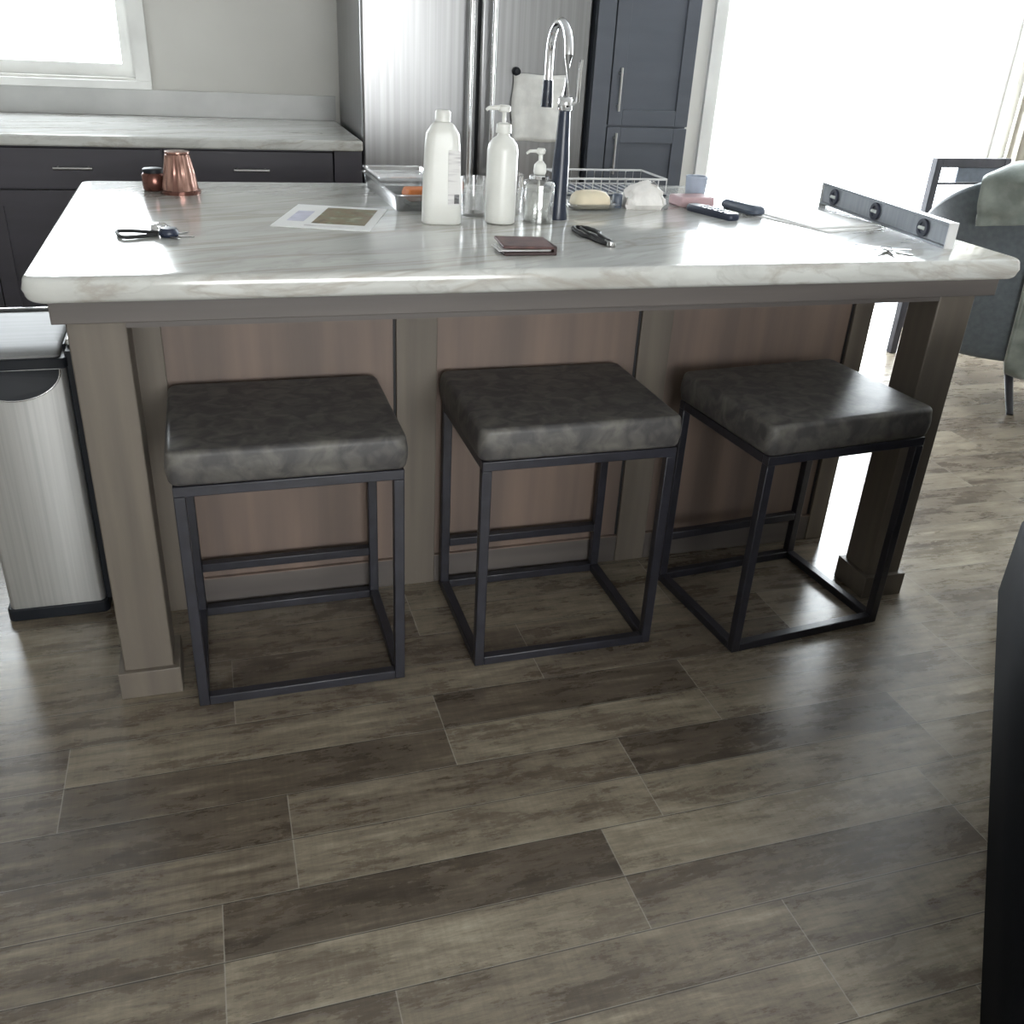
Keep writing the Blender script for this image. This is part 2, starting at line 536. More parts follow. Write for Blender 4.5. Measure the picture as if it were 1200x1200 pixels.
# tone of the strips that can be told apart, right ones painted paler for the patio light: (row, x inside) -> tone
tones = {
    (-2, 0.3): 0.50, (-1, 0.3): 0.26, (-2, 1.0): 0.22, (-1, 1.0): 0.56, (-2, 1.6): 0.52, (-1, 1.6): 0.46, (-2, -0.4): 0.30, (-1, -0.4): 0.34,
    (0, 0.0): 0.25, (1, 0.0): 0.42, (0, 0.7): 0.45, (1, 0.7): 0.56, (0, 1.3): 0.24, (1, 1.3): 0.54, (0, 1.9): 0.68, (1, 1.9): 0.66,
    (2, 0.0): 0.44, (3, 0.0): 0.46, (2, 0.6): 0.28, (3, 0.6): 0.62, (2, 1.3): 0.64, (3, 1.3): 0.42, (2, 1.8): 0.68, (3, 1.8): 0.62,
    (4, 0.7): 0.50, (5, 0.7): 0.50, (4, 1.4): 0.42, (5, 1.4): 0.64,
    (-3, 0.0): 0.42, (-4, 0.0): 0.50, (-3, 0.6): 0.46, (-4, 0.6): 0.32, (-3, 1.3): 0.36, (-4, 1.3): 0.42, (-3, 1.9): 0.56,
    (-5, 0.4): 0.36, (-6, 0.4): 0.46, (-5, 1.0): 0.52, (-6, 1.0): 0.50, (-5, 1.7): 0.45,
}
bm = bmesh.new()
uvm = bm.loops.layers.uv.new('metres')
uvs = bm.loops.layers.uv.new('size')
tl = bm.loops.layers.float_color.new('tone')
rnd = random.Random(11)
for k in range(-16, 22):
    js, step = bands.get(k, ([rnd.uniform(0, 0.69)], 0.69))
    js = sorted(js)
    while js[0] > X0:
        js.insert(0, js[0] - step)
    while js[-1] < X1:
        js.append(js[-1] + step)
    for a, b in zip(js, js[1:]):
        base = rnd.choice((0.34, 0.44, 0.5, 0.56))
        for row in (2 * k, 2 * k + 1):
            ya, yb = Y0 - ROW * (row + 1), Y0 - ROW * row
            xa, xb = max(a, X0), min(b, X1)
            ya2, yb2 = max(ya, YF), min(yb, Y_BACK)
            if xb - xa < 1e-4 or yb2 - ya2 < 1e-4:
                continue
            tone = min(0.7, max(0.2, base + rnd.uniform(-0.13, 0.13)))
            for (r_, x_), tv in tones.items():
                if r_ == row and a < x_ < b:
                    tone = tv
            tone += rnd.uniform(0, 0.004)
            vs = [bm.verts.new(p) for p in ((xa, ya2, 0), (xb, ya2, 0), (xb, yb2, 0), (xa, yb2, 0))]
            f = bm.faces.new(vs)
            for lp in f.loops:
                c = lp.vert.co
                lp[uvm].uv = (c.x - a, c.y - ya)
                lp[uvs].uv = (b - a, yb - ya)
                lp[tl] = (tone, tone, tone, 1)
me = bpy.data.meshes.new('floor')
bm.to_mesh(me)
bm.free()
me.materials.append(M['floor'])
fl = bpy.data.objects.new('floor', me)
COL.objects.link(fl)
struct(fl)

struct(link('ceiling', boxbm(X0, X1, YF, Y_BACK, Z1, Z1 + 0.1), M['ceiling']))
struct(link('wall_left', boxbm(X0 - 0.12, X0, YF - 0.12, Y_BACK + 0.14, 0, Z1), M['wall']))
struct(link('wall_right', boxbm(X1, X1 + 0.12, YF - 0.12, Y_BACK + 0.14, 0, Z1), M['wall']))


def wall_with_holes(name, x0, x1, y0, y1, holes):
    bm = bmesh.new()
    x = x0
    for hx0, hx1, hz0, hz1 in sorted(holes):
        box(bm, x, hx0, y0, y1, 0, Z1)
        if hz0 > 0:
            box(bm, hx0, hx1, y0, y1, 0, hz0)
        if hz1 < Z1:
            box(bm, hx0, hx1, y0, y1, hz1, Z1)
        x = hx1
    box(bm, x, x1, y0, y1, 0, Z1)
    return struct(link(name, bm, M['wall']))


wall_with_holes('wall_back', X0, X1, Y_BACK, Y_BACK + 0.14, [(-1.08, 0.075, 1.06, 2.1), (2.76, 4.56, 0.0, 2.12)])
wall_with_holes('wall_front', X0, X1, YF - 0.12, YF, [(-0.4, 2.2, 0.75, 2.15)])


def window(name, x0, x1, z0, z1, y, mull, fr=0.05, dep=0.06, sill=True):
    w = struct(link(name, boxbm(x0, x0 + fr, y, y + dep, z0, z1), M['trim']))
    bm = bmesh.new()
    box(bm, x1 - fr, x1, y, y + dep, z0, z1)
    box(bm, x0 + fr, x1 - fr, y, y + dep, z1 - fr, z1)
    box(bm, x0 + fr, x1 - fr, y, y + dep, z0, z0 + fr)
    for mx_ in mull:
        box(bm, mx_ - fr / 2, mx_ + fr / 2, y, y + dep, z0 + fr, z1 - fr)
    link('window_frame', bm, M['trim'], w)
    xs = [x0 + fr] + [v for q in mull for v in (q - fr / 2, q + fr / 2)] + [x1 - fr]
    for i in range(0, len(xs), 2):
        link('pane', boxbm(xs[i], xs[i + 1], y + dep / 2 - 0.002, y + dep / 2 + 0.002, z0 + fr, z1 - fr), M['pane'], w)
    return w


window('window_1', -1.08, 0.075, 1.06, 2.1, Y_BACK + 0.05, [-0.505])
window('door_1', 2.76, 4.56, 0.0, 2.12, Y_BACK + 0.05, [], fr=0.045)
window('fill_window', -0.4, 2.2, 0.75, 2.15, YF - 0.09, [0.9])  # out of view, added to let in front fill
for nm, a in (('baseboard_back', (2.32, 2.70, Y_BACK - 0.014, Y_BACK, 0, 0.1)), ('baseboard_right', (X1 - 0.014, X1, YF, Y_BACK, 0, 0.1)),
              ('baseboard_left', (X0, X0 + 0.014, YF, 2.1, 0, 0.1)), ('baseboard_front', (X0, X1, YF, YF + 0.014, 0, 0.1))):
    struct(link(nm, boxbm(*a), M['trim']))
# casing round the patio door
bm = bmesh.new()
box(bm, 2.70, 2.76, Y_BACK - 0.02, Y_BACK, 0, 2.18)
box(bm, 4.56, 4.62, Y_BACK - 0.02, Y_BACK, 0, 2.18)
box(bm, 2.76, 4.56, Y_BACK - 0.02, Y_BACK, 2.12, 2.18)
struct(link('trim_1', bm, M['trim']))
bm = bmesh.new()
box(bm, -1.14, -1.08, Y_BACK - 0.02, Y_BACK, 1.05, 2.16)
box(bm, 0.075, 0.135, Y_BACK - 0.02, Y_BACK, 1.05, 2.16)
box(bm, -1.08, 0.075, Y_BACK - 0.02, Y_BACK, 2.1, 2.16)
box(bm, -1.14, 0.135, Y_BACK - 0.03, Y_BACK, 1.02, 1.05)
struct(link('trim_2', bm, M['trim']))

# ------------------------------------------------------------------ back kitchen run
YC = 2.1        # cabinet fronts


def make_cabinet(x0, x1, label):
    t = thing('base_cabinet', label, 'cabinet', ((x0 + x1) / 2, YC, 0), group='dark base cabinets under the back worktop')
    w = (x1 - x0) / 2
    bm = bmesh.new()
    box(bm, -w, w, 0.022, 0.73, 0.10, 0.878)
    box(bm, -w, w, 0.08, 0.73, 0, 0.10)
    link('body', bm, M['cab'], t)
    d = link('drawer', boxbm(-w + 0.002, w - 0.002, 0, 0.02, 0.735, 0.872), M['cab'], t, bevel=0.002)
    hb = bmesh.new()
    tube([(-0.064, -0.03, 0.808), (0.064, -0.03, 0.808)], 0.005, hb)
    tube([(-0.05, 0, 0.808), (-0.05, -0.03, 0.808)], 0.004, hb)
    tube([(0.05, 0, 0.808), (0.05, -0.03, 0.808)], 0.004, hb)
    h = link('handle', hb, M['handle'], d, smooth=True)
    for s in (-1, 1):
        xa, xb = (-w + 0.002, -0.002) if s < 0 else (0.002, w - 0.002)
        bm = bmesh.new()
        box(bm, xa, xb, 0.008, 0.02, 0.105, 0.73)
        for a in ((xa, xa + 0.055, 0, 0.012, 0.105, 0.73), (xb - 0.055, xb, 0, 0.012, 0.105, 0.73),
                  (xa + 0.055, xb - 0.055, 0, 0.012, 0.105, 0.16), (xa + 0.055, xb - 0.055, 0, 0.012, 0.675, 0.73)):
            box(bm, *a)
        dd = link('door', bm, M['cab'], t)
        hx = -0.035 if s < 0 else 0.035
        hb = bmesh.new()
        tube([(hx, -0.03, 0.50), (hx, -0.03, 0.63)], 0.005, hb)
        tube([(hx, 0, 0.515), (hx, -0.03, 0.515)], 0.004, hb)
        tube([(hx, 0, 0.615), (hx, -0.03, 0.615)], 0.004, hb)
        link('handle', hb, M['handle'], dd, smooth=True)
    return t


make_cabinet(-0.435, 0.175, 'dark base cabinet with bar handle above the left end of the island counter')
make_cabinet(0.175, 0.785, 'dark base cabinet behind the copper glass, bar handle right of it')
make_cabinet(-1.045, -0.435, 'dark base cabinet at the far left edge of the picture')
tag(link('filler_panel', boxbm(0.787, 0.892, YC - 0.004, YC + 0.73, 0, 0.878), M['cab'], bevel=0.002),
    'narrow dark end panel between base cabinets and stainless refrigerator', 'cabinet panel')
tag(link('kitchen_worktop', boxbm(-1.06, 0.894, YC - 0.03, Y_BACK - 0.001, 0.88, 0.918), M['counter'], bevel=0.008, segs=3),
    'pale worktop on the dark cabinets along the back wall', 'worktop')
struct(link('trim_3', boxbm(-1.06, 0.894, Y_BACK - 0.012, Y_BACK, 0.919, 1.018), M['tile']))

# refrigerator
fx0, fx1, fyc = 0.905, 1.815, 2.16
t = thing('refrigerator', 'stainless steel french door refrigerator beyond the island', 'refrigerator', ((fx0 + fx1) / 2, fyc, 0))
hw = (fx1 - fx0) / 2
link('body', boxbm(-hw + 0.004, hw - 0.004, 0.062, 0.66, 0.03, 1.76), M['steel'], t, bevel=0.006)
for sx in (-1, 1):
    for yy in (0.12, 0.6):
        link('foot', lathe([(0.02, 0), (0.02, 0.03)], 12, None, sx * (hw - 0.06), yy), M['black_plastic'], t)
for s in (-1, 1):
    xa, xb = (-hw, -0.005) if s < 0 else (0.005, hw)
    d = link('door', boxbm(xa, xb, 0, 0.06, 0.66, 1.76), M['steel'], t, bevel=0.012, segs=3)
    hx = s * 0.045
    bm = bmesh.new()
    tube([(hx, -0.05, 0.74), (hx, -0.05, 1.66)], 0.0125, bm, 14)
    for zz in (0.80, 1.60):
        tube([(hx, 0, zz), (hx, -0.05, zz)], 0.009, bm)
    link('handle', bm, M['chrome'], d, smooth=True)
d = link('freezer_drawer', boxbm(-hw, hw, 0, 0.06, 0.06, 0.65), M['steel'], t, bevel=0.012, segs=3)
bm = bmesh.new()
tube([(-0.36, -0.05, 0.58), (0.36, -0.05, 0.58)], 0.0125, bm, 14)
for xx in (-0.3, 0.3):
    tube([(xx, 0, 0.58), (xx, -0.05, 0.58)], 0.009, bm)
link('handle', bm, M['chrome'], d, smooth=True)
link('gasket', boxbm(-0.005, 0.005, 0.03, 0.061, 0.66, 1.76), M['black_plastic'], t)


def sheet(w, h, nx, nz, f, thick=0.001):
    """upright or lying sheet mesh from f(u,v)->(x,y,z), given thickness by solidify"""
    bm = bmesh.new()
    g = [[bm.verts.new(f(i / nx, j / nz)) for i in range(nx + 1)] for j in range(nz + 1)]
    for j in range(nz):
        for i in range(nx):
            bm.faces.new((g[j][i], g[j][i + 1], g[j + 1][i + 1], g[j + 1][i]))
    return bm


def solid(o, th, off=0):
    m = o.modifiers.new('solidify', 'SOLIDIFY')
    m.thickness = th
    m.offset = off
    return o


bm = sheet(0.2, 0.25, 12, 14, lambda u, v: (-0.115 + 0.225 * u + 0.004 * math.sin(9 * v), -0.014 + 0.007 * math.sin(6 * u + 2 * v) - 0.006 * (1 - v) * math.sin(12 * u), -0.245 * (1 - v) + 0.002 * math.sin(8 * u)))
o = tag(solid(link('paper_sheet', bm, M['paper_crumple'], smooth=True, auto=80), 0.001),
        'crinkled white paper hanging on the refrigerator door between the pump bottles', 'paper', loc=(1.612, fyc - 0.004, 1.168))
bm = bmesh.new()
rg = []
for zz, rr_ in ((0, 0.016), (0.012, 0.016), (0.014, 0.012), (0.03, 0.012), (0.032, 0.008)):
    rg.append([(rr_ * math.cos(2 * PI * i / 20), -zz, rr_ * math.sin(2 * PI * i / 20)) for i in range(20)])
loft(rg, bm)
tag(link('magnet', bm, M['black_plastic'], smooth=True), 'round black magnet on the refrigerator at the top left of the white paper', 'magnet', loc=(1.51, fyc - 0.001, 1.176))

# pantry cabinet
px0, px1, pyc = 1.83, 2.272, 2.14
t = thing('pantry_cabinet', 'tall dark slate blue panelled cabinet between refrigerator and patio door', 'cabinet', ((px0 + px1) / 2, pyc, 0))
hw = (px1 - px0) / 2
bm = bmesh.new()
box(bm, -hw, hw, 0.022, 0.70, 0.0, 2.2)
link('body', bm, M['pantry'], t, bevel=0.002)
link('filler', boxbm(-hw, -hw + 0.075, 0, 0.021, 0.0, 2.2), M['pantry'], t, bevel=0.003)
for z0, z1 in ((0.06, 0.985), (0.992, 2.18)):
    xa, xb = -hw + 0.08, hw - 0.002
    bm = bmesh.new()
    box(bm, xa + 0.03, xb - 0.03, 0.012, 0.021, z0 + 0.03, z1 - 0.03)
    for a in ((xa, xa + 0.06, 0, 0.02, z0, z1), (xb - 0.06, xb, 0, 0.02, z0, z1), (xa + 0.06, xb - 0.06, 0, 0.02, z0, z0 + 0.06), (xa + 0.06, xb - 0.06, 0, 0.02, z1 - 0.06, z1)):
        box(bm, *a)
    d = link('door', bm, M['pantry'], t, bevel=0.002)
    bm = bmesh.new()
    zc = z1 - 0.10 if z0 < 0.5 else z0 + 0.135
    hx = xa + 0.03
    tube([(hx, -0.028, zc - 0.08), (hx, -0.028, zc + 0.08)], 0.005, bm)
    for q in (-0.06, 0.06):
        tube([(hx, 0, zc + q), (hx, -0.028, zc + q)], 0.004, bm)
    link('handle', bm, M['handle'], d, smooth=True)


def curtain(x0, x1, y, z0, z1, label, n=7, name='curtain'):
    bm = sheet(1, 1, n * 8, 4, lambda u, v: (x0 + (x1 - x0) * u, y + 0.03 * math.sin(2 * PI * n * u), z0 + (z1 - z0) * v))
    return tag(solid(link(name, bm, M['curtain'], smooth=True, auto=80), 0.003), label, 'curtain')


curtain(4.56, 4.84, Y_BACK - 0.09, 0.02, 2.25, 'beige curtain hanging at the right side of the patio door', 6)
bm = bmesh.new()
tube([(2.6, Y_BACK - 0.09, 2.27), (4.95, Y_BACK - 0.09, 2.27)], 0.012, bm)
for xx in (2.64, 4.9):
    tube([(xx, Y_BACK - 0.09, 2.27), (xx, Y_BACK, 2.27)], 0.008, bm)
tag(link('curtain_rod', bm, M['black_metal'], smooth=True), 'black rod above the patio door', 'curtain rod')

# ------------------------------------------------------------------ island
CW, CD, CT, CZ = 2.078, 1.057, 0.046, 0.92
YP = 0.400
t = thing('kitchen_island', 'weathered grey wood kitchen island with corner posts and recessed back panels', 'kitchen island', (0, 0, 0))
ztop = CZ - CT
PX0, PX1 = 0.053, 2.022
# carcass
link('carcass', boxbm(0.10, 2.0, YP + 0.012, 1.02, 0.0, ztop - 0.002), M['island'], t)
# face frame: stiles and rails on the seating side
st = [(0.098, 0.192), (0.702, 0.800), (1.322, 1.408), (1.944, 2.002)]
for a, b in st:
    link('stile', boxbm(a, b, YP - 0.012, YP + 0.0118, 0.0, ztop - 0.002), M['island'], t, bevel=0.002)
for (a, b), (c, d_) in zip(st, st[1:]):
    link('bottom_rail', boxbm(b, c, YP - 0.010, YP + 0.011, 0.0, 0.080), M['island_h'], t, bevel=0.002)
    link('back_panel', boxbm(b, c, YP - 0.002, YP + 0.0115, 0.080, ztop - 0.002), M['panel'], t)
    link('panel_edge', boxbm(b, c, YP - 0.0125, YP + 0.010, 0.0802, 0.0835), M['panel'], t)
    link('panel_edge_shadow', boxbm(c - 0.006, c - 0.0005, YP - 0.004, YP + 0.006, 0.084, ztop - 0.003), M['black_cord'], t)  # dark strip standing in for shade along the recess edge
# apron under the top
bm = bmesh.new()
box(bm, 0.034, 2.052, 0.045, 0.071, ztop - 0.045, ztop)
box(bm, 0.034, 0.060, 0.071, 1.02, ztop - 0.045, ztop)
box(bm, 2.026, 2.052, 0.071, 1.02, ztop - 0.045, ztop)
link('apron', bm, M['island_h'], t, bevel=0.0015)
bm = bmesh.new()
box(bm, 0.062, 2.015, 0.072, 0.10, ztop - 0.062, ztop)
link('apron_rail', bm, M['island_h'], t)
for xa in (PX0, PX1 - 0.1):
    p = link('post', boxbm(xa, xa + 0.1, 0.071, 0.171, 0.0, ztop), M['island'], t, bevel=0.003)
    link('post_base', boxbm(xa - 0.013, xa + 0.113, 0.058, 0.184, 0.0, 0.066), M['island'], p, bevel=0.002)

# countertop: straight slab with rolled edges and rounded corners
rings = []
prof = []
rb, rt_ = 0.015, 0.011
for i in range(6):
    a = PI / 2 * i / 5
    prof.append((rb * (1 - math.sin(a)) + 0.003, rb * (1 - math.cos(a))))
prof.append((0.0, CT * 0.5))
for i in range(6):
    a = PI / 2 * i / 5
    prof.append((0.003 + rt_ * (1 - math.cos(a)), CT - rt_ + rt_ * math.sin(a)))
for ins, z in prof:
    rings.append([(CW / 2 + x, CD / 2 + y, CZ - CT + z) for x, y in rrect(CW - 2 * ins, CD - 2 * ins, 0.035 - ins * 0.5, 6)])
tag(link('countertop', loft(rings), M['counter'], smooth=True, auto=50), 'long pale veined marble-look countertop with rolled edge on the island', 'countertop')

# ------------------------------------------------------------------ stools
SW, SD, FH, TB = 0.446, 0.372, 0.522, 0.022


def make_stool(label):
    t = thing('bar_stool', label, 'stool', group='backless counter stools along the island')
    hx, hy = SW / 2, SD / 2
    o = link('seat_cushion', cushion(SW + 0.014, SD + 0.010, 0.074, 0.022, crown=0.002, edge=0.013), M['seat'], t, smooth=True, auto=70)
    o.location = (0, 0, FH + 0.0002)
    bm = bmesh.new()
    for y in (-hy, hy - TB):
        box(bm, -hx, hx, y, y + TB, FH - TB, FH)
    for x in (-hx, hx - TB):
        box(bm, x, x + TB, -hy + TB, hy - TB, FH - TB, FH)
    link('top_frame', bm, M['black_metal'], t, bevel=0.002)
    for x in (-hx, hx - TB):
        for y in (-hy, hy - TB):
            link('leg', boxbm(x, x + TB, y, y + TB, 0.0, FH - TB), M['black_metal'], t, bevel=0.002)
    for y in (-hy, hy - TB):
        link('floor_rail', boxbm(-hx + TB, hx - TB, y, y + TB, 0.0, TB), M['black_metal'], t, bevel=0.002)
    for x in (-hx, hx - TB):
        link('floor_rail', boxbm(x, x + TB, -hy + TB, hy - TB, 0.0, TB), M['black_metal'], t, bevel=0.002)
    link('foot_rail', boxbm(-hx + TB, hx - TB, hy - TB, hy, 0.125, 0.125 + TB), M['black_metal'], t, bevel=0.002)
    return t


def copy_tree(o, parent=None):
    c = o.copy()
    COL.objects.link(c)
    c.parent = parent
    for ch in list(o.children):
        copy_tree(ch, c)
    return c


s1 = make_stool('dark grey backless counter stool beside the left island post, nearest the trash can')
s2 = copy_tree(s1)
s2['label'] = 'dark grey backless counter stool in the middle, below the brown wallet'
s3 = copy_tree(s1)
s3['label'] = 'dark grey backless counter stool turned slightly beside the right island post'
for s, x, y, r in ((s1, 0.422, 0.184, 0.0), (s2, 1.033, 0.188, 0.0), (s3, 1.640, 0.118, 0.09)):
    s.location = (x, y, 0)
    s.rotation_euler = (0, 0, r)

# ------------------------------------------------------------------ trash can
t = thing('trash_can', 'stainless steel trash can with black rim left of the island', 'trash can', (-0.120, 0.60, 0))


def binring(w, d, z, bow=0.018, dy=0.0):
    pts = []
    for x, y in rrect(w, d, 0.012, 6):
        yy = y
        if y < 0:
            yy = y - bow * (1 - (2 * x / w) ** 2)
        pts.append((x, yy + dy, z))
    return pts


link('base_band', loft([binring(0.226, 0.352, 0.0), binring(0.226, 0.352, 0.032)]), M['black_plastic'], t, smooth=True, bevel=0.003)
link('body', loft([binring(0.212, 0.342, 0.0322), binring(0.212, 0.342, 0.625)]), M['bin_steel'], t, smooth=True)
link('back_edge', boxbm(0.1075, 0.132, -0.168, 0.165, 0.0325, 0.66), M['black_plastic'], t, bevel=0.003)
link('collar', loft([binring(0.226, 0.35, 0.6252), binring(0.226, 0.35, 0.648)]), M['black_plastic'], t, smooth=True, bevel=0.003)
# half-round sensor pocket on the front below the collar
bm = bmesh.new()
n = 20
fr, bk = [], []
for i in range(n + 1):
    a = PI + PI * i / n
    x = 0.096 * math.cos(a)
    z = 0.624 + 0.062 * math.sin(a)
    y0 = -0.171 - 0.018 * (1 - (2 * x / 0.212) ** 2)
    fr.append((x, y0 - 0.004, z)); bk.append((x, y0 + 0.006, z))
loft([fr, bk], bm)
link('sensor_pocket', bm, M['black_plastic'], t)
link('pocket_trim', tube([(p[0], p[1] - 0.001, p[2]) for p in fr], 0.0018), M['chrome'], t, smooth=True)
lid = loft([binring(0.196, 0.33, 0.6482), binring(0.196, 0.33, 0.654, dy=0.0), binring(0.190, 0.31, 0.660, dy=0.004), binring(0.18, 0.24, 0.663, 0.012, 0.008), binring(0.15, 0.16, 0.664, 0.01, 0.01)])
link('lid', lid, M['lid_steel'], t, smooth=True, auto=60)
link('lid_seam', boxbm(0.0990, 0.1055, -0.12, 0.15, 0.649, 0.662), M['black_plastic'], t, bevel=0.002)
link('rear_rim', boxbm(-0.098, 0.098, 0.166, 0.172, 0.6482, 0.668), M['chrome'], t, bevel=0.002)
link('hinge_cover', boxbm(0.1075, 0.130, -0.13, 0.16, 0.6605, 0.675), M['bin_steel'], t, bevel=0.004)

# ------------------------------------------------------------------ things on the counter
Z = CZ


def lathed(name, prof, material, parent=None, n=32, **kw):
    return link(name, lathe(prof, n, **kw), material, parent, smooth=True, auto=50)


# copper tapered glass
t = thing('glass_tumbler', 'upturned copper coloured ribbed glass at the back left of the counter', 'glass', (0.252, 0.86, Z))
bm = bmesh.new()
rings = []
for z, r in ((0.0, 0.046), (0.008, 0.046), (0.012, 0.042), (0.05, 0.036), (0.088, 0.029), (0.092, 0.027)):
    rings.append([((r + (0.0012 * math.cos(16 * a) if 0.01 < z < 0.09 else 0)) * math.cos(a), (r + (0.0012 * math.cos(16 * a) if 0.01 < z < 0.09 else 0)) * math.sin(a), z) for a in [2 * PI * i / 96 for i in range(96)]])
link('bowl', loft(rings, bm), M['copper_glass'], t, smooth=True, auto=50)
lathed('rim', [(0.044, 0), (0.048, 0.001), (0.048, 0.009), (0.044, 0.010)], M['copper_base'], t)
lathed('foot', [(0.0265, 0.0922), (0.030, 0.094), (0.030, 0.098), (0.024, 0.099)], M['copper_glass'], t)
t = thing('candle_jar', 'small dark brown jar tucked left of the copper coloured glass', 'jar', (0.190, 0.905, Z))
lathed('jar_body', [(0.026, 0), (0.029, 0.003), (0.029, 0.036), (0.024, 0.042)], M['copper_base'], t)
lathed('jar_lid', [(0.025, 0.0422), (0.025, 0.05), (0.022, 0.052)], M['black_plastic'], t)

# keys with black strap
t = thing('key_bunch', 'bunch of keys with black strap on the left end of the counter', 'keys', (0.222, 0.335, Z), 0.14)
t.scale = (0.88, 0.88, 0.88)
r_ = []
for a in smooth_path([(-0.012, 0.012, 0.006), (-0.05, 0.032, 0.007), (-0.088, 0.042, 0.007), (-0.096, 0.030, 0.006), (-0.086, -0.018, 0.005), (-0.04, -0.012, 0.005), (-0.014, -0.004, 0.006)], 6):
    r_.append(a)
link('strap', tube(r_, 0.0042, n=8), M['black_cord'], t, smooth=True)
lathed('fob', [(0.001, 0.0), (0.019, 0.001), (0.022, 0.006), (0.022, 0.012), (0.017, 0.020), (0.001, 0.021)], M['navy'], t, cx=0.012, cy=-0.006)
lathed('metal_disc', [(0.001, 0.0), (0.019, 0.001), (0.020, 0.010), (0.016, 0.022), (0.001, 0.025)], M['chrome'], t, cx=-0.004, cy=0.034)
link('key_ring', tube([(0.004 + 0.015 * math.cos(2 * PI * i / 20), 0.01 + 0.015 * math.sin(2 * PI * i / 20), 0.019 + 0.002 * math.sin(2 * PI * i / 20)) for i in range(20)], 0.0013, closed=True, n=6), M['chrome'], t, smooth=True)


def key_bm(L_=0.05, w=0.022, z=0.002, th=0.002):
    bm = bmesh.new()
    rg0, rg1 = [], []
    pts = []
    for i in range(11):
        a = math.radians(40 + 280 * i / 10)
        pts.append((w / 2 * math.cos(a), w / 2 * math.sin(a)))
    pts += [(0.012, -0.004), (L_ - 0.004, -0.004), (L_, 0), (L_ - 0.004, 0.004), (L_ - 0.010, 0.0025), (L_ - 0.014, 0.004), (L_ - 0.02, 0.0025), (L_ - 0.025, 0.004), (0.012, 0.004)]
    loft([[(x, y, z) for x, y in pts], [(x, y, z + th) for x, y in pts]], bm)
    return bm


for ang, dz, dx, dy in ((-0.35, 0.0, 0.018, -0.004), (0.5, 0.0, 0.016, 0.012), (-1.0, 0.0022, 0.004, -0.008)):
    kk = link('key', key_bm(z=0.0005), M['steel_key'], t)
    kk.location = (dx, dy, dz)
    kk.rotation_euler = (0, 0, ang)

# leaflet
t = thing('leaflet', 'white leaflet with a brown landscape photo lying on the counter', 'leaflet', (0.582, 0.532, Z), -0.315)
link('page', boxbm(-0.108, 0.108, -0.139, 0.139, 0.0003, 0.0016), M['paper'], t)
link('photo_print', boxbm(-0.030, 0.088, -0.085, 0.112, 0.0017, 0.0021), M['print'], t)
link('logo_block', boxbm(-0.088, -0.050, -0.07, 0.055, 0.0017, 0.0020), M['paper_lilac'], t)
link('caption_strip', boxbm(-0.04, 0.07, -0.118, -0.104, 0.0017, 0.0020), M['label_pale'], t)

# big white bottle with label
t = thing('lotion_bottle', 'large white squeeze bottle with printed label left of the glass tumbler', 'bottle', (0.822, 0.462, Z), -0.15)


def rr_loft(secs, n=6):
    return loft([[(x, y, z) for x, y in rrect(w, d, r, n)] for w, d, r, z in secs])


link('bottle_body', rr_loft([(0.084, 0.05, 0.02, 0), (0.09, 0.056, 0.022, 0.004), (0.088, 0.055, 0.022, 0.06), (0.079, 0.05, 0.022, 0.165), (0.074, 0.048, 0.022, 0.192), (0.05, 0.04, 0.019, 0.211), (0.032, 0.03, 0.014, 0.217)]), M['white_plastic'], t, smooth=True, auto=60)
lathed('cap', [(0.017, 0.2172), (0.017, 0.236), (0.014, 0.24)], M['white_plastic'], t)
link('label_panel', loft([[(0.012 + x * 1.0, -0.0282, z) for x, z in ((-0.0, 0.045), (0.028, 0.045), (0.026, 0.16), (-0.0, 0.16))], [(0.012 + x * 1.0, -0.0240, z) for x, z in ((-0.0, 0.045), (0.028, 0.045), (0.026, 0.16), (-0.0, 0.16))]]), M['label_pale'], t)
link('barcode', boxbm(0.026, 0.037, -0.0290, -0.0278, 0.048, 0.068), M['label_grey'], t)

# glass tumbler
def glass(loc, label, h=0.085, r=0.034, grp=None):
    t = lathed('drinking_glass', [(r * 0.85, 0.0), (r * 0.88, 0.001), (r, h), (r - 0.002, h), (r * 0.85 - 0.002, 0.008), (0.001, 0.008)], M['clear'], n=40)
    return tag(t, label, 'glass', loc=loc)


glass((0.925, 0.56, Z), 'clear drinking glass between the two white bottles', 0.088, 0.033)
glass((1.03, 0.60, Z), 'clear drinking glass half hidden behind the clear soap dispenser', 0.09, 0.03)

# white pump bottle
t = thing('pump_bottle', 'tall white pump lotion bottle, tallest on the counter', 'bottle', (0.962, 0.462, Z))
lathed('bottle_body', [(0.030, 0), (0.0345, 0.003), (0.0352, 0.02), (0.0352, 0.160), (0.033, 0.172), (0.024, 0.184), (0.015, 0.190), (0.013, 0.196)], M['white_plastic'], t, n=40)
lathed('pump_collar', [(0.0175, 0.1962), (0.018, 0.199), (0.0165, 0.215), (0.010, 0.218)], M['white_plastic'], t)
lathed('pump_stem', [(0.0045, 0.2182), (0.0045, 0.240)], M['white_plastic'], t)
bm = lathe([(0.012, 0.2402), (0.014, 0.243), (0.014, 0.251), (0.011, 0.254)], 24)
tube([(-0.008, -0.001, 0.249), (-0.038, -0.004, 0.247), (-0.043, -0.0045, 0.243)], [0.0055, 0.004, 0.0035], bm)
link('pump_head', bm, M['white_plastic'], t, smooth=True)

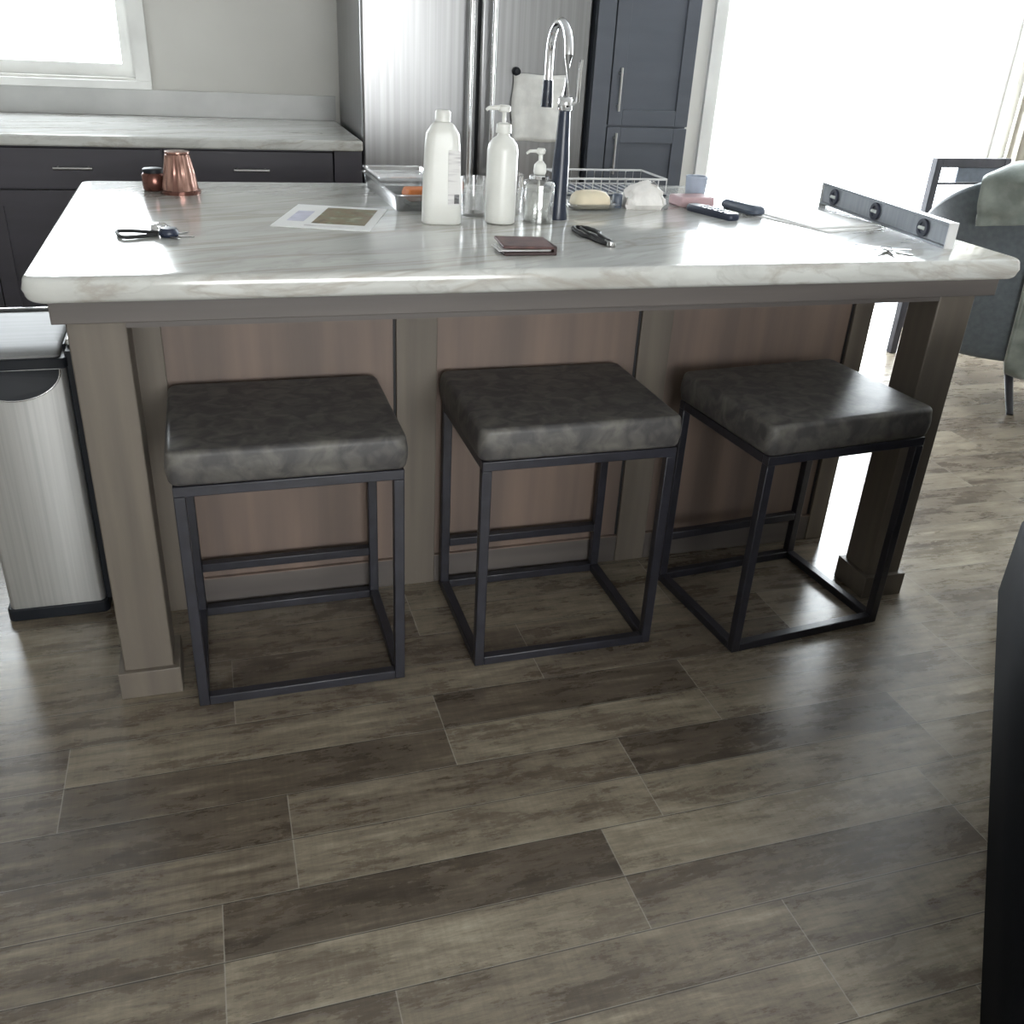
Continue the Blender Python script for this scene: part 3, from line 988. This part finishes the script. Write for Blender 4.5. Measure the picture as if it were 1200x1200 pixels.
# clear soap dispenser
t = thing('soap_dispenser', 'short clear soap dispenser with white pump next to the dark faucet', 'soap dispenser', (1.058, 0.475, Z))
lathed('jar', [(0.035, 0), (0.0375, 0.002), (0.0375, 0.086), (0.035, 0.093), (0.022, 0.098)], M['clear'], t, n=40)
lathed('soap', [(0.0325, 0.006), (0.0335, 0.008), (0.0335, 0.070), (0.0325, 0.071)], M['liquid'], t, n=40)
lathed('lid', [(0.024, 0.0982), (0.024, 0.104), (0.012, 0.107)], M['chrome'], t)
lathed('pump_collar', [(0.013, 0.1072), (0.015, 0.112), (0.014, 0.128), (0.007, 0.136)], M['white_plastic'], t)
bm = lathe([(0.005, 0.1362), (0.005, 0.15), (0.010, 0.153), (0.011, 0.160), (0.008, 0.164)], 20)
tube([(-0.004, -0.001, 0.158), (-0.028, -0.004, 0.158), (-0.036, -0.005, 0.153)], [0.0045, 0.0035, 0.003], bm)
link('pump_head', bm, M['white_plastic'], t, smooth=True)
link('dip_tube', tube([(0, 0, 0.010), (0, 0, 0.107)], 0.0025), M['white_plastic'], t, smooth=True)

# faucet
t = thing('kitchen_faucet', 'tall dark faucet with chrome neck standing on the island counter', 'faucet', (1.122, 0.512, Z))
lathed('faucet_body', [(0.024, 0), (0.0245, 0.004), (0.0200, 0.03), (0.0195, 0.13), (0.0165, 0.17), (0.0135, 0.242)], M['faucet'], t)
lathed('collar', [(0.0135, 0.2422), (0.0165, 0.245), (0.0165, 0.268), (0.0125, 0.272)], M['chrome'], t)
pts = [(0, 0, 0.2722), (0, 0, 0.36)] + [(0, 0.065 - 0.065 * math.cos(a), 0.36 + 0.065 * math.sin(a)) for a in [PI * i / 12 for i in range(1, 13)]] + [(0, 0.13, 0.30)]
link('neck', tube(pts, 0.0095, n=14), M['chrome'], t, smooth=True)
link('spray_head', tube([(0, 0.13, 0.2998), (0, 0.13, 0.24)], [0.012, 0.015], n=16), M['faucet'], t, smooth=True)
link('lever', tube([(0.013, -0.004, 0.256), (0.026, -0.006, 0.262), (0.030, -0.006, 0.35)], [0.005, 0.005, 0.004]), M['chrome'], t, smooth=True)

# clear clamshell with orange sponge
t = thing('plastic_container', 'open clear plastic container holding an orange sponge behind the white bottle', 'container', (0.815, 0.80, Z), 0.04)


def open_tray(w, d, h, taper, th=0.0015, r=0.015):
    o_, i_ = [], []
    secs = [(w - taper, d - taper, 0.0), (w, d, h)]
    return loft([[(x, y, z) for x, y in rrect(a, b, r, 4)] for a, b, z in secs] +
                [[(x, y, h) for x, y in rrect(w + 0.012, d + 0.012, r, 4)], [(x, y, h + 0.002) for x, y in rrect(w + 0.012, d + 0.012, r, 4)],
                 [(x, y, h + 0.002) for x, y in rrect(w - th * 2, d - th * 2, r, 4)], [(x, y, th) for x, y in rrect(w - taper - th * 2, d - taper - th * 2, r, 4)]])


link('tray', open_tray(0.165, 0.40, 0.038, 0.016), M['smoke'], t, smooth=True, auto=40)
lid = link('lid', open_tray(0.155, 0.20, 0.010, 0.006), M['clear_soft'], t, smooth=True, auto=40)
lid.location = (0, 0.10, 0.0405)
tag(link('sponge', cushion(0.085, 0.06, 0.028, 0.008, edge=0.006), M['orange'], smooth=True), 'orange sponge inside the clear plastic container', 'sponge', loc=(0.822, 0.672, Z + 0.017), rotz=0.1)
tag(link('scouring_pad', cushion(0.08, 0.055, 0.014, 0.006, edge=0.004), M['dark_green'], smooth=True), 'dark green scouring pad under the orange sponge in the container', 'scouring pad', loc=(0.822, 0.672, Z + 0.0022), rotz=0.1)

# soap dome, tissue, dish rack, pink box, cup
t = thing('soap_dish', 'low dish with a cream coloured domed soap right of the faucet', 'soap dish', (1.262, 0.655, Z))
link('dish', open_tray(0.125, 0.085, 0.014, 0.02), M['clear_soft'], t, smooth=True, auto=40)
bm = loft([[(x, y, z) for x, y in rrect(w, d, min(w, d) * 0.35, 5)] for w, d, z in ((0.098, 0.06, 0.002), (0.104, 0.064, 0.014), (0.098, 0.058, 0.030), (0.078, 0.044, 0.040), (0.045, 0.025, 0.044))])
tag(link('soap_bar', bm, M['cream'], smooth=True, auto=70), 'cream coloured domed soap lying in the low dish', 'soap', loc=(1.262, 0.655, Z + 0.0003))
t = lathed('bottle_cap', [(0.012, 0), (0.013, 0.002), (0.013, 0.032), (0.010, 0.035)], M['dark_grey_plastic'])
tag(t, 'small slate grey cap standing between soap dish and white tissue', 'cap', loc=(1.343, 0.665, Z))

bm = bmesh.new()
rg = []
for j, (w, d, z) in enumerate(((0.10, 0.07, 0), (0.112, 0.08, 0.012), (0.108, 0.075, 0.03), (0.10, 0.06, 0.042), (0.09, 0.035, 0.052), (0.06, 0.012, 0.056))):
    rg.append([(x + 0.006 * math.sin(9 * y / 0.03 + j), y + 0.005 * math.sin(14 * x / 0.05 + 2 * j), z + (0.010 * math.sin(50 * x + 1) + 0.004 * math.sin(140 * y) if z > 0.02 else 0)) for x, y in rrect(w, d, 0.02, 6)])
loft(rg, bm)
tag(link('tissue', bm, M['white_tissue'], smooth=True, auto=50), 'crumpled white tissue on the counter right of the cream soap', 'tissue', loc=(1.412, 0.665, Z))

t = thing('dish_rack', 'low white wire rack near the back edge of the counter', 'dish rack', (1.42, 0.94, Z))
bm = bmesh.new()
for z in (0.006, 0.045):
    tube([(-0.15, -0.09, z), (0.15, -0.09, z), (0.15, 0.09, z), (-0.15, 0.09, z)], 0.003, bm, 8, closed=True)
for x in [-0.15 + 0.025 * i for i in range(13)]:
    tube([(x, -0.09, 0.045), (x, -0.09, 0.006), (x, 0.09, 0.006), (x, 0.09, 0.045)], 0.0015, bm, 6)
link('wire_frame', bm, M['rack'], t, smooth=True)
link('drip_tray', boxbm(-0.155, 0.155, -0.095, 0.095, 0, 0.004), M['dark_grey_plastic'], t, bevel=0.0015)

tag(link('soap_box', boxbm(-0.052, 0.052, -0.035, 0.035, 0, 0.026), M['pink'], bevel=0.004), 'dusty pink flat box under the pale blue cup', 'box', loc=(1.578, 0.70, Z), rotz=0.08)
t = lathed('plastic_cup', [(0.024, 0), (0.026, 0.002), (0.031, 0.066), (0.029, 0.066), (0.023, 0.004), (0.001, 0.004)], M['cup_blue'])
tag(t, 'pale blue plastic cup standing beside the pink box', 'cup', loc=(1.625, 0.775, Z))

# wallet
t = thing('wallet', 'folded brown leather wallet near the front edge of the counter', 'wallet', (0.928, 0.160, Z), -0.02)


def flap(w, d, y0, tilt, z, th=0.006):
    bm = bmesh.new()
    box(bm, -w / 2, w / 2, -d / 2, d / 2, z, z + th)
    return bm


b1 = link('lower_leaf', flap(0.112, 0.088, 0, 0, 0.0), M['leather_dark'], t, bevel=0.0025)
b2 = link('upper_leaf', flap(0.108, 0.088, 0, 0, 0.0), M['leather_brown'], t, bevel=0.0025)
b2.location = (0.0, 0.008, 0.0125)
b2.rotation_euler = (0.035, 0.02, -0.03)
bm = bmesh.new()
pts = []
for i in range(9):
    a = -PI / 2 + PI * i / 8
    pts.append((0.046 + 0.0105 * math.cos(a), 0.0085 + 0.0105 * math.sin(a)))
b3 = link('fold', boxbm(0.050, 0.057, -0.040, 0.040, 0.002, 0.018), M['leather_dark'], t, bevel=0.0045, segs=4)
link('card', boxbm(-0.064, 0.045, -0.032, 0.030, 0.0065, 0.0075), M['paper'], t)
link('card', boxbm(-0.060, 0.045, -0.036, 0.026, 0.0090, 0.0100), M['label_pale'], t)

# cord loop
t = thing('cord_loop', 'black braided cord loop lying on the counter right of the wallet', 'cord', (1.128, 0.285, Z))
pts = []
for i in range(40):
    a = 2 * PI * i / 40
    ex, ey = 0.021 * math.cos(a) * (1.15 if math.sin(a) > 0 else 0.7), 0.098 * math.sin(a)
    ang = 0.05
    pts.append((ex * math.cos(ang) - ey * math.sin(ang), ex * math.sin(ang) + ey * math.cos(ang), 0.0055 + 0.0015 * math.sin(3 * a)))
link('outer_loop', tube(pts, [0.0045 + 0.0007 * (i % 2) for i in range(40)], closed=True, n=8), M['black_cord'], t, smooth=True)
pts2 = [(p[0] * 0.55 + 0.002, p[1] * 0.80 - 0.004, p[2] + 0.004) for p in pts]
link('inner_loop', tube(pts2, 0.003, closed=True, n=8), M['black_cord'], t, smooth=True)
bm = rr_loft([(0.016, 0.03, 0.004, 0.0), (0.018, 0.032, 0.005, 0.004), (0.016, 0.03, 0.004, 0.011)])
o = link('clasp', bm, M['steel_key'], t, smooth=True)
o.location = (0.004, -0.088, 0.0005)

# remotes / pen cases
t = thing('remote_control', 'dark navy remote control lying right of the pink box', 'remote control', (1.566, 0.555, Z), 0.28)
link('case', rr_loft([(0.036, 0.165, 0.012, 0.0), (0.040, 0.17, 0.014, 0.004), (0.040, 0.17, 0.014, 0.012), (0.034, 0.162, 0.012, 0.017)]), M['navy'], t, smooth=True, auto=50)
for j in range(5):
    for i in (-1, 0, 1):
        b = lathed('button', [(0.004, 0.0172), (0.004, 0.0185), (0.003, 0.019)], M['dark_grey_plastic'], t, n=12)
        b.location = (i * 0.0105, -0.05 + j * 0.02, 0)
t = thing('glasses_case', 'slate grey spectacle case lying right of the navy remote', 'glasses case', (1.683, 0.605, Z), 0.2)
link('lower_shell', rr_loft([(0.038, 0.13, 0.016, 0.0), (0.048, 0.145, 0.02, 0.006), (0.048, 0.145, 0.02, 0.012)]), M['dark_grey_plastic'], t, smooth=True, auto=50)
link('upper_shell', rr_loft([(0.048, 0.145, 0.02, 0.0124), (0.046, 0.143, 0.02, 0.018), (0.034, 0.125, 0.015, 0.024)]), M['dark_grey_plastic'], t, smooth=True, auto=50)

# papers near the level
for i, (dx, dy, rz, lab) in enumerate(((0, 0, 0.18, 'upper white sheet of paper left of the spirit level'), (-0.012, -0.03, 0.32, 'white sheet of paper under the other, its corner sticking out left of the level'))):
    bm = sheet(1, 1, 8, 8, lambda u, v: (-0.11 + 0.22 * u, -0.13 + 0.26 * v, 0.0006 + (0.0035 * u * u * (1 - v) + 0.0008 if i == 0 else 0)))
    o = solid(link('paper_sheet', bm, M['paper'], smooth=True), 0.0006, 0)
    tag(o, lab, 'paper', loc=(1.835 + dx, 0.50 + dy, Z), rotz=rz)

# spirit level
import_ang = math.atan2(0.585, 0.078) - PI / 2
t = thing('spirit_level', 'grey aluminium spirit level with three round vials on edge at the right of the counter', 'spirit level', (1.990, 0.432, Z), -0.105)
LL = 0.305
bm = bmesh.new()
prof = [(-0.011, 0.0005), (0.011, 0.0005), (0.011, 0.005), (0.004, 0.007), (0.004, 0.050), (0.011, 0.052), (0.011, 0.057), (-0.011, 0.057), (-0.011, 0.052), (-0.006, 0.050), (-0.006, 0.007), (-0.011, 0.005)]
loft([[(x, y, z) for x, z in prof] for y in (-LL, LL)], bm)
link('beam', bm, M['alu'], t)
link('top_strip', boxbm(-0.0108, 0.0108, -LL + 0.001, LL - 0.001, 0.0571, 0.0582), M['alu_edge'], t)
for y, rv in ((-0.205, 0.021), (0.015, 0.021), (0.235, 0.021)):
    rg = []
    for xx, q in ((-0.0062, 1), (-0.0125, 1), (-0.0125, 0.62), (-0.009, 0.6)):
        rg.append([(xx, y + rv * q * math.cos(2 * PI * i / 28), 0.0285 + rv * q * math.sin(2 * PI * i / 28)) for i in range(28)])
    h = link('vial_housing', loft(rg), M['vial_ring'], t, smooth=True, auto=40)
    link('vial', tube([(-0.0125, y - 0.010, 0.0285), (-0.0125, y + 0.010, 0.0285)], 0.0045, n=12), M['vial'], h, smooth=True)
for y in (-LL, LL):
    s = 1 if y > 0 else -1
    link('end_cap', boxbm(-0.0115, 0.0115, min(y, y + s * 0.004), max(y, y + s * 0.004), 0.0, 0.0585), M['alu_edge'], t)

# keys on a thin cord by the level
t = thing('key_bunch', 'small keys on a thin cord near the front right of the counter', 'keys', (1.775, 0.105, Z))
link('cord', tube(smooth_path([(-0.045, 0.085, 0.002), (-0.025, 0.05, 0.002), (-0.03, 0.02, 0.002), (-0.008, 0.012, 0.003), (0, 0, 0.004)], 6), 0.0016, n=6), M['steel_key'], t, smooth=True)
for ang, dz in ((-0.9, 0.0), (-1.9, 0.0022), (-0.2, 0.0044), (-2.6, 0.0022)):
    kk = link('key', key_bm(0.055, 0.022, z=0.0005), M['steel_key'], t)
    kk.location = (0.0, 0.0, dz)
    kk.rotation_euler = (0, 0, ang)
link('key_ring', tube([(-0.004 + 0.013 * math.cos(2 * PI * i / 20), 0.004 + 0.013 * math.sin(2 * PI * i / 20), 0.009) for i in range(20)], 0.0012, closed=True, n=6), M['black_metal'], t, smooth=True)

# ------------------------------------------------------------------ dining chairs
# upholstered barrel chair, seen from behind, with a plush throw over it
cx, cy, crot = 3.53, 1.50, math.radians(-45)
t = thing('armchair', 'slate grey barrel dining chair draped with a plush throw, right of the island', 'chair', (cx, cy, 0), crot)


def shell_pt(th, v, off=0.0):
    """th: angle from the back direction (-y), v: 0 bottom .. 1 top"""
    zt = 0.62 + 0.31 * (0.5 + 0.5 * math.cos(min(abs(th) * 1.6, PI)))
    zb = 0.20
    z = zb + (zt - zb) * v
    rx = 0.255 + 0.125 * (z - zb) / 0.6 + off
    ry = 0.245 + 0.125 * (z - zb) / 0.6 + off
    return Vector((rx * math.sin(th), -ry * math.cos(th), z))


def shell_mesh(t0, t1, v0, v1, offo, offi, nt_=36, nv=12, wob=None):
    bm = bmesh.new()
    def grid(off, w=True):
        g = []
        for j in range(nv + 1):
            row = []
            for i in range(nt_ + 1):
                th = t0 + (t1 - t0) * i / nt_
                v = v0 + (v1 - v0) * j / nv
                o2 = off + (wob(th, v) if wob and w else 0)
                row.append(bm.verts.new(shell_pt(th, v, o2)))
            g.append(row)
        return g
    A, B = grid(offo), grid(offi, False)
    for j in range(nv):
        for i in range(nt_):
            bm.faces.new((A[j][i], A[j][i + 1], A[j + 1][i + 1], A[j + 1][i]))
            bm.faces.new((B[j][i], B[j + 1][i], B[j + 1][i + 1], B[j][i + 1]))
    for i in range(nt_):
        bm.faces.new((A[0][i], B[0][i], B[0][i + 1], A[0][i + 1]))
        bm.faces.new((A[nv][i], A[nv][i + 1], B[nv][i + 1], B[nv][i]))
    for j in range(nv):
        bm.faces.new((A[j][0], A[j + 1][0], B[j + 1][0], B[j][0]))
        bm.faces.new((A[j][nt_], B[j][nt_], B[j + 1][nt_], A[j + 1][nt_]))
    return bm


link('shell', shell_mesh(-2.1, 2.1, 0, 1, 0.03, -0.03), M['chair_shell'], t, smooth=True, bevel=0.02, segs=4)
rg = [[(0.99 * w * math.cos(a), w * 0.96 * math.sin(a), z) for a in [2 * PI * i / 40 for i in range(40)]] for w, z in ((0.20, 0.205), (0.225, 0.215), (0.232, 0.25), (0.25, 0.42), (0.25, 0.45), (0.23, 0.475), (0.15, 0.485))]
link('seat_cushion', loft(rg), M['chair_shell'], t, smooth=True, auto=60)
for q in range(4):
    a = math.radians(-62 + 90 * q)
    link('leg', tube([(0.20 * math.cos(a), 0.20 * math.sin(a), 0.212), (0.345 * math.cos(a), 0.345 * math.sin(a), 0.0)], [0.020, 0.014], n=12), M['black_metal'], t, smooth=True)

# plush throw: one soft sheet lying over the rim of the shell, hanging to the seat base on one side
NT, NW = 60, 46
bm = bmesh.new()
g = []
for i in range(NT + 1):
    th = -0.36 + 2.28 * i / NT
    k_ = min(1, max(0, (th - 0.10) / 0.22))
    k_ = k_ * k_ * (3 - 2 * k_)
    v0 = 0.78 * (1 - k_) - 0.07 * k_
    v0 += 0.02 * math.sin(7 * th)
    endf = min(1, (th + 0.36) / 0.25 + 0.35)
    row = []
    for j in range(NW + 1):
        w = j / NW
        nz_ = noise.noise(Vector((th * 4.5, w * 7, 1.3)))
        if w < 0.55:                                   # outer side, from the hem up
            v = v0 + (1 - v0) * (w / 0.55)
            o_ = 0.062 + 0.010 * math.sin(th * 15 + 2 * v) + 0.012 * nz_ + 0.022 * max(0, v - 0.75) / 0.25
            p = shell_pt(th, v, o_)
        elif w < 0.8:                                  # over the rim
            a = PI * (w - 0.55) / 0.25
            ro = 0.084 + 0.012 * nz_
            p = shell_pt(th, 1.0, ro * math.cos(a))
            p.z += (0.062 + 0.012 * math.sin(9 * th) + 0.012 * nz_) * math.sin(a) * endf
        else:                                          # inside
            v = 1.0 - 0.30 * (w - 0.8) / 0.2
            p = shell_pt(th, v, -0.084 + 0.012 * nz_)
        row.append(bm.verts.new(p))
    g.append(row)
for i in range(NT):
    for j in range(NW):
        bm.faces.new((g[i][j], g[i + 1][j], g[i + 1][j + 1], g[i][j + 1]))
o = solid(link('throw_blanket', bm, M['throw'], smooth=True, auto=80), 0.018, 0)
tag(o, 'grey green plush throw hanging over the back of the slate barrel chair', 'blanket', loc=(cx, cy, 0), rotz=crot)

# slatted dark wood dining chair
t = thing('dining_chair', 'dark wood dining chair with open back in front of the patio door', 'chair', (3.66, 2.22, 0), 0.06)
for sx in (-1, 1):
    link('leg', boxbm(sx * 0.20 - 0.018, sx * 0.20 + 0.018, 0.17, 0.205, 0, 0.44), M['dark_wood'], t, bevel=0.003)
    link('back_post', boxbm(sx * 0.20 - 0.018, sx * 0.20 + 0.018, -0.215, -0.18, 0, 0.905), M['dark_wood'], t, bevel=0.003)
link('seat', cushion(0.43, 0.42, 0.04, 0.02, edge=0.01), M['dark_wood'], t, smooth=True).location = (0, -0.002, 0.441)
link('top_rail', boxbm(-0.182, 0.182, -0.213, -0.183, 0.865, 0.905), M['dark_wood'], t, bevel=0.003)
link('cross_rail', boxbm(-0.182, 0.182, -0.208, -0.188, 0.79, 0.80), M['dark_wood'], t, bevel=0.002)
link('cross_rail', boxbm(-0.182, 0.182, -0.208, -0.188, 0.62, 0.64), M['dark_wood'], t, bevel=0.002)
link('back_slat', boxbm(-0.07, 0.182, -0.202, -0.192, 0.801, 0.864), M['pale_slate'], t, bevel=0.002)
for a in ((-0.182, 0.182, -0.21, -0.185, 0.39, 0.435), (-0.182, 0.182, 0.175, 0.20, 0.39, 0.435)):
    link('apron', boxbm(*a), M['dark_wood'], t)

# ------------------------------------------------------------------ black leather sofa close to the camera
sa = math.radians(47)
t = thing('sofa', 'black leather sofa cut off by the right edge of the picture', 'sofa', (2.28, -0.02, 0), sa)
# local: -x runs along its back towards the camera side, -y is its depth
SL = 1.62


def slab(x0, x1, y0, y1, z0, z1, r, dz=0.0):
    w, d, cx_, cy_ = x1 - x0, y1 - y0, (x0 + x1) / 2, (y0 + y1) / 2
    secs = [(0.012, z0), (0, z0 + 0.012), (0, z1 - 0.05), (0.012, z1 - 0.02), (0.04, z1)]
    return loft([[(cx_ + x, cy_ + y, z) for x, y in rrect(w - 2 * i_, d - 2 * i_, r, 6)] for i_, z in secs])


link('base', slab(-SL + 0.004, -0.004, -0.86, -0.004, 0.03, 0.30, 0.03), M['sofa'], t, smooth=True, auto=60)
link('backrest', slab(-SL + 0.20, -0.20, -0.24, 0.004, 0.302, 0.86, 0.05), M['sofa'], t, smooth=True, auto=60)
for xa in (-SL, -0.195):
    link('arm', slab(xa, xa + 0.195, -0.88, 0.0, 0.302, 0.66, 0.05), M['sofa'], t, smooth=True, auto=60)
for i in range(2):
    xa = -SL + 0.2 + i * 0.61
    link('seat_cushion', slab(xa + 0.003, xa + 0.607, -0.86, -0.245, 0.302, 0.46, 0.04), M['sofa'], t, smooth=True, auto=60)
for x in (-SL + 0.08, -0.10):
    for y in (-0.78, -0.08):
        link('foot', lathe([(0.018, 0), (0.024, 0.0298)], 16, None, x, y), M['black_plastic'], t)

print('faces', sum(len(o.data.polygons) for o in bpy.data.objects if o.type == 'MESH'))
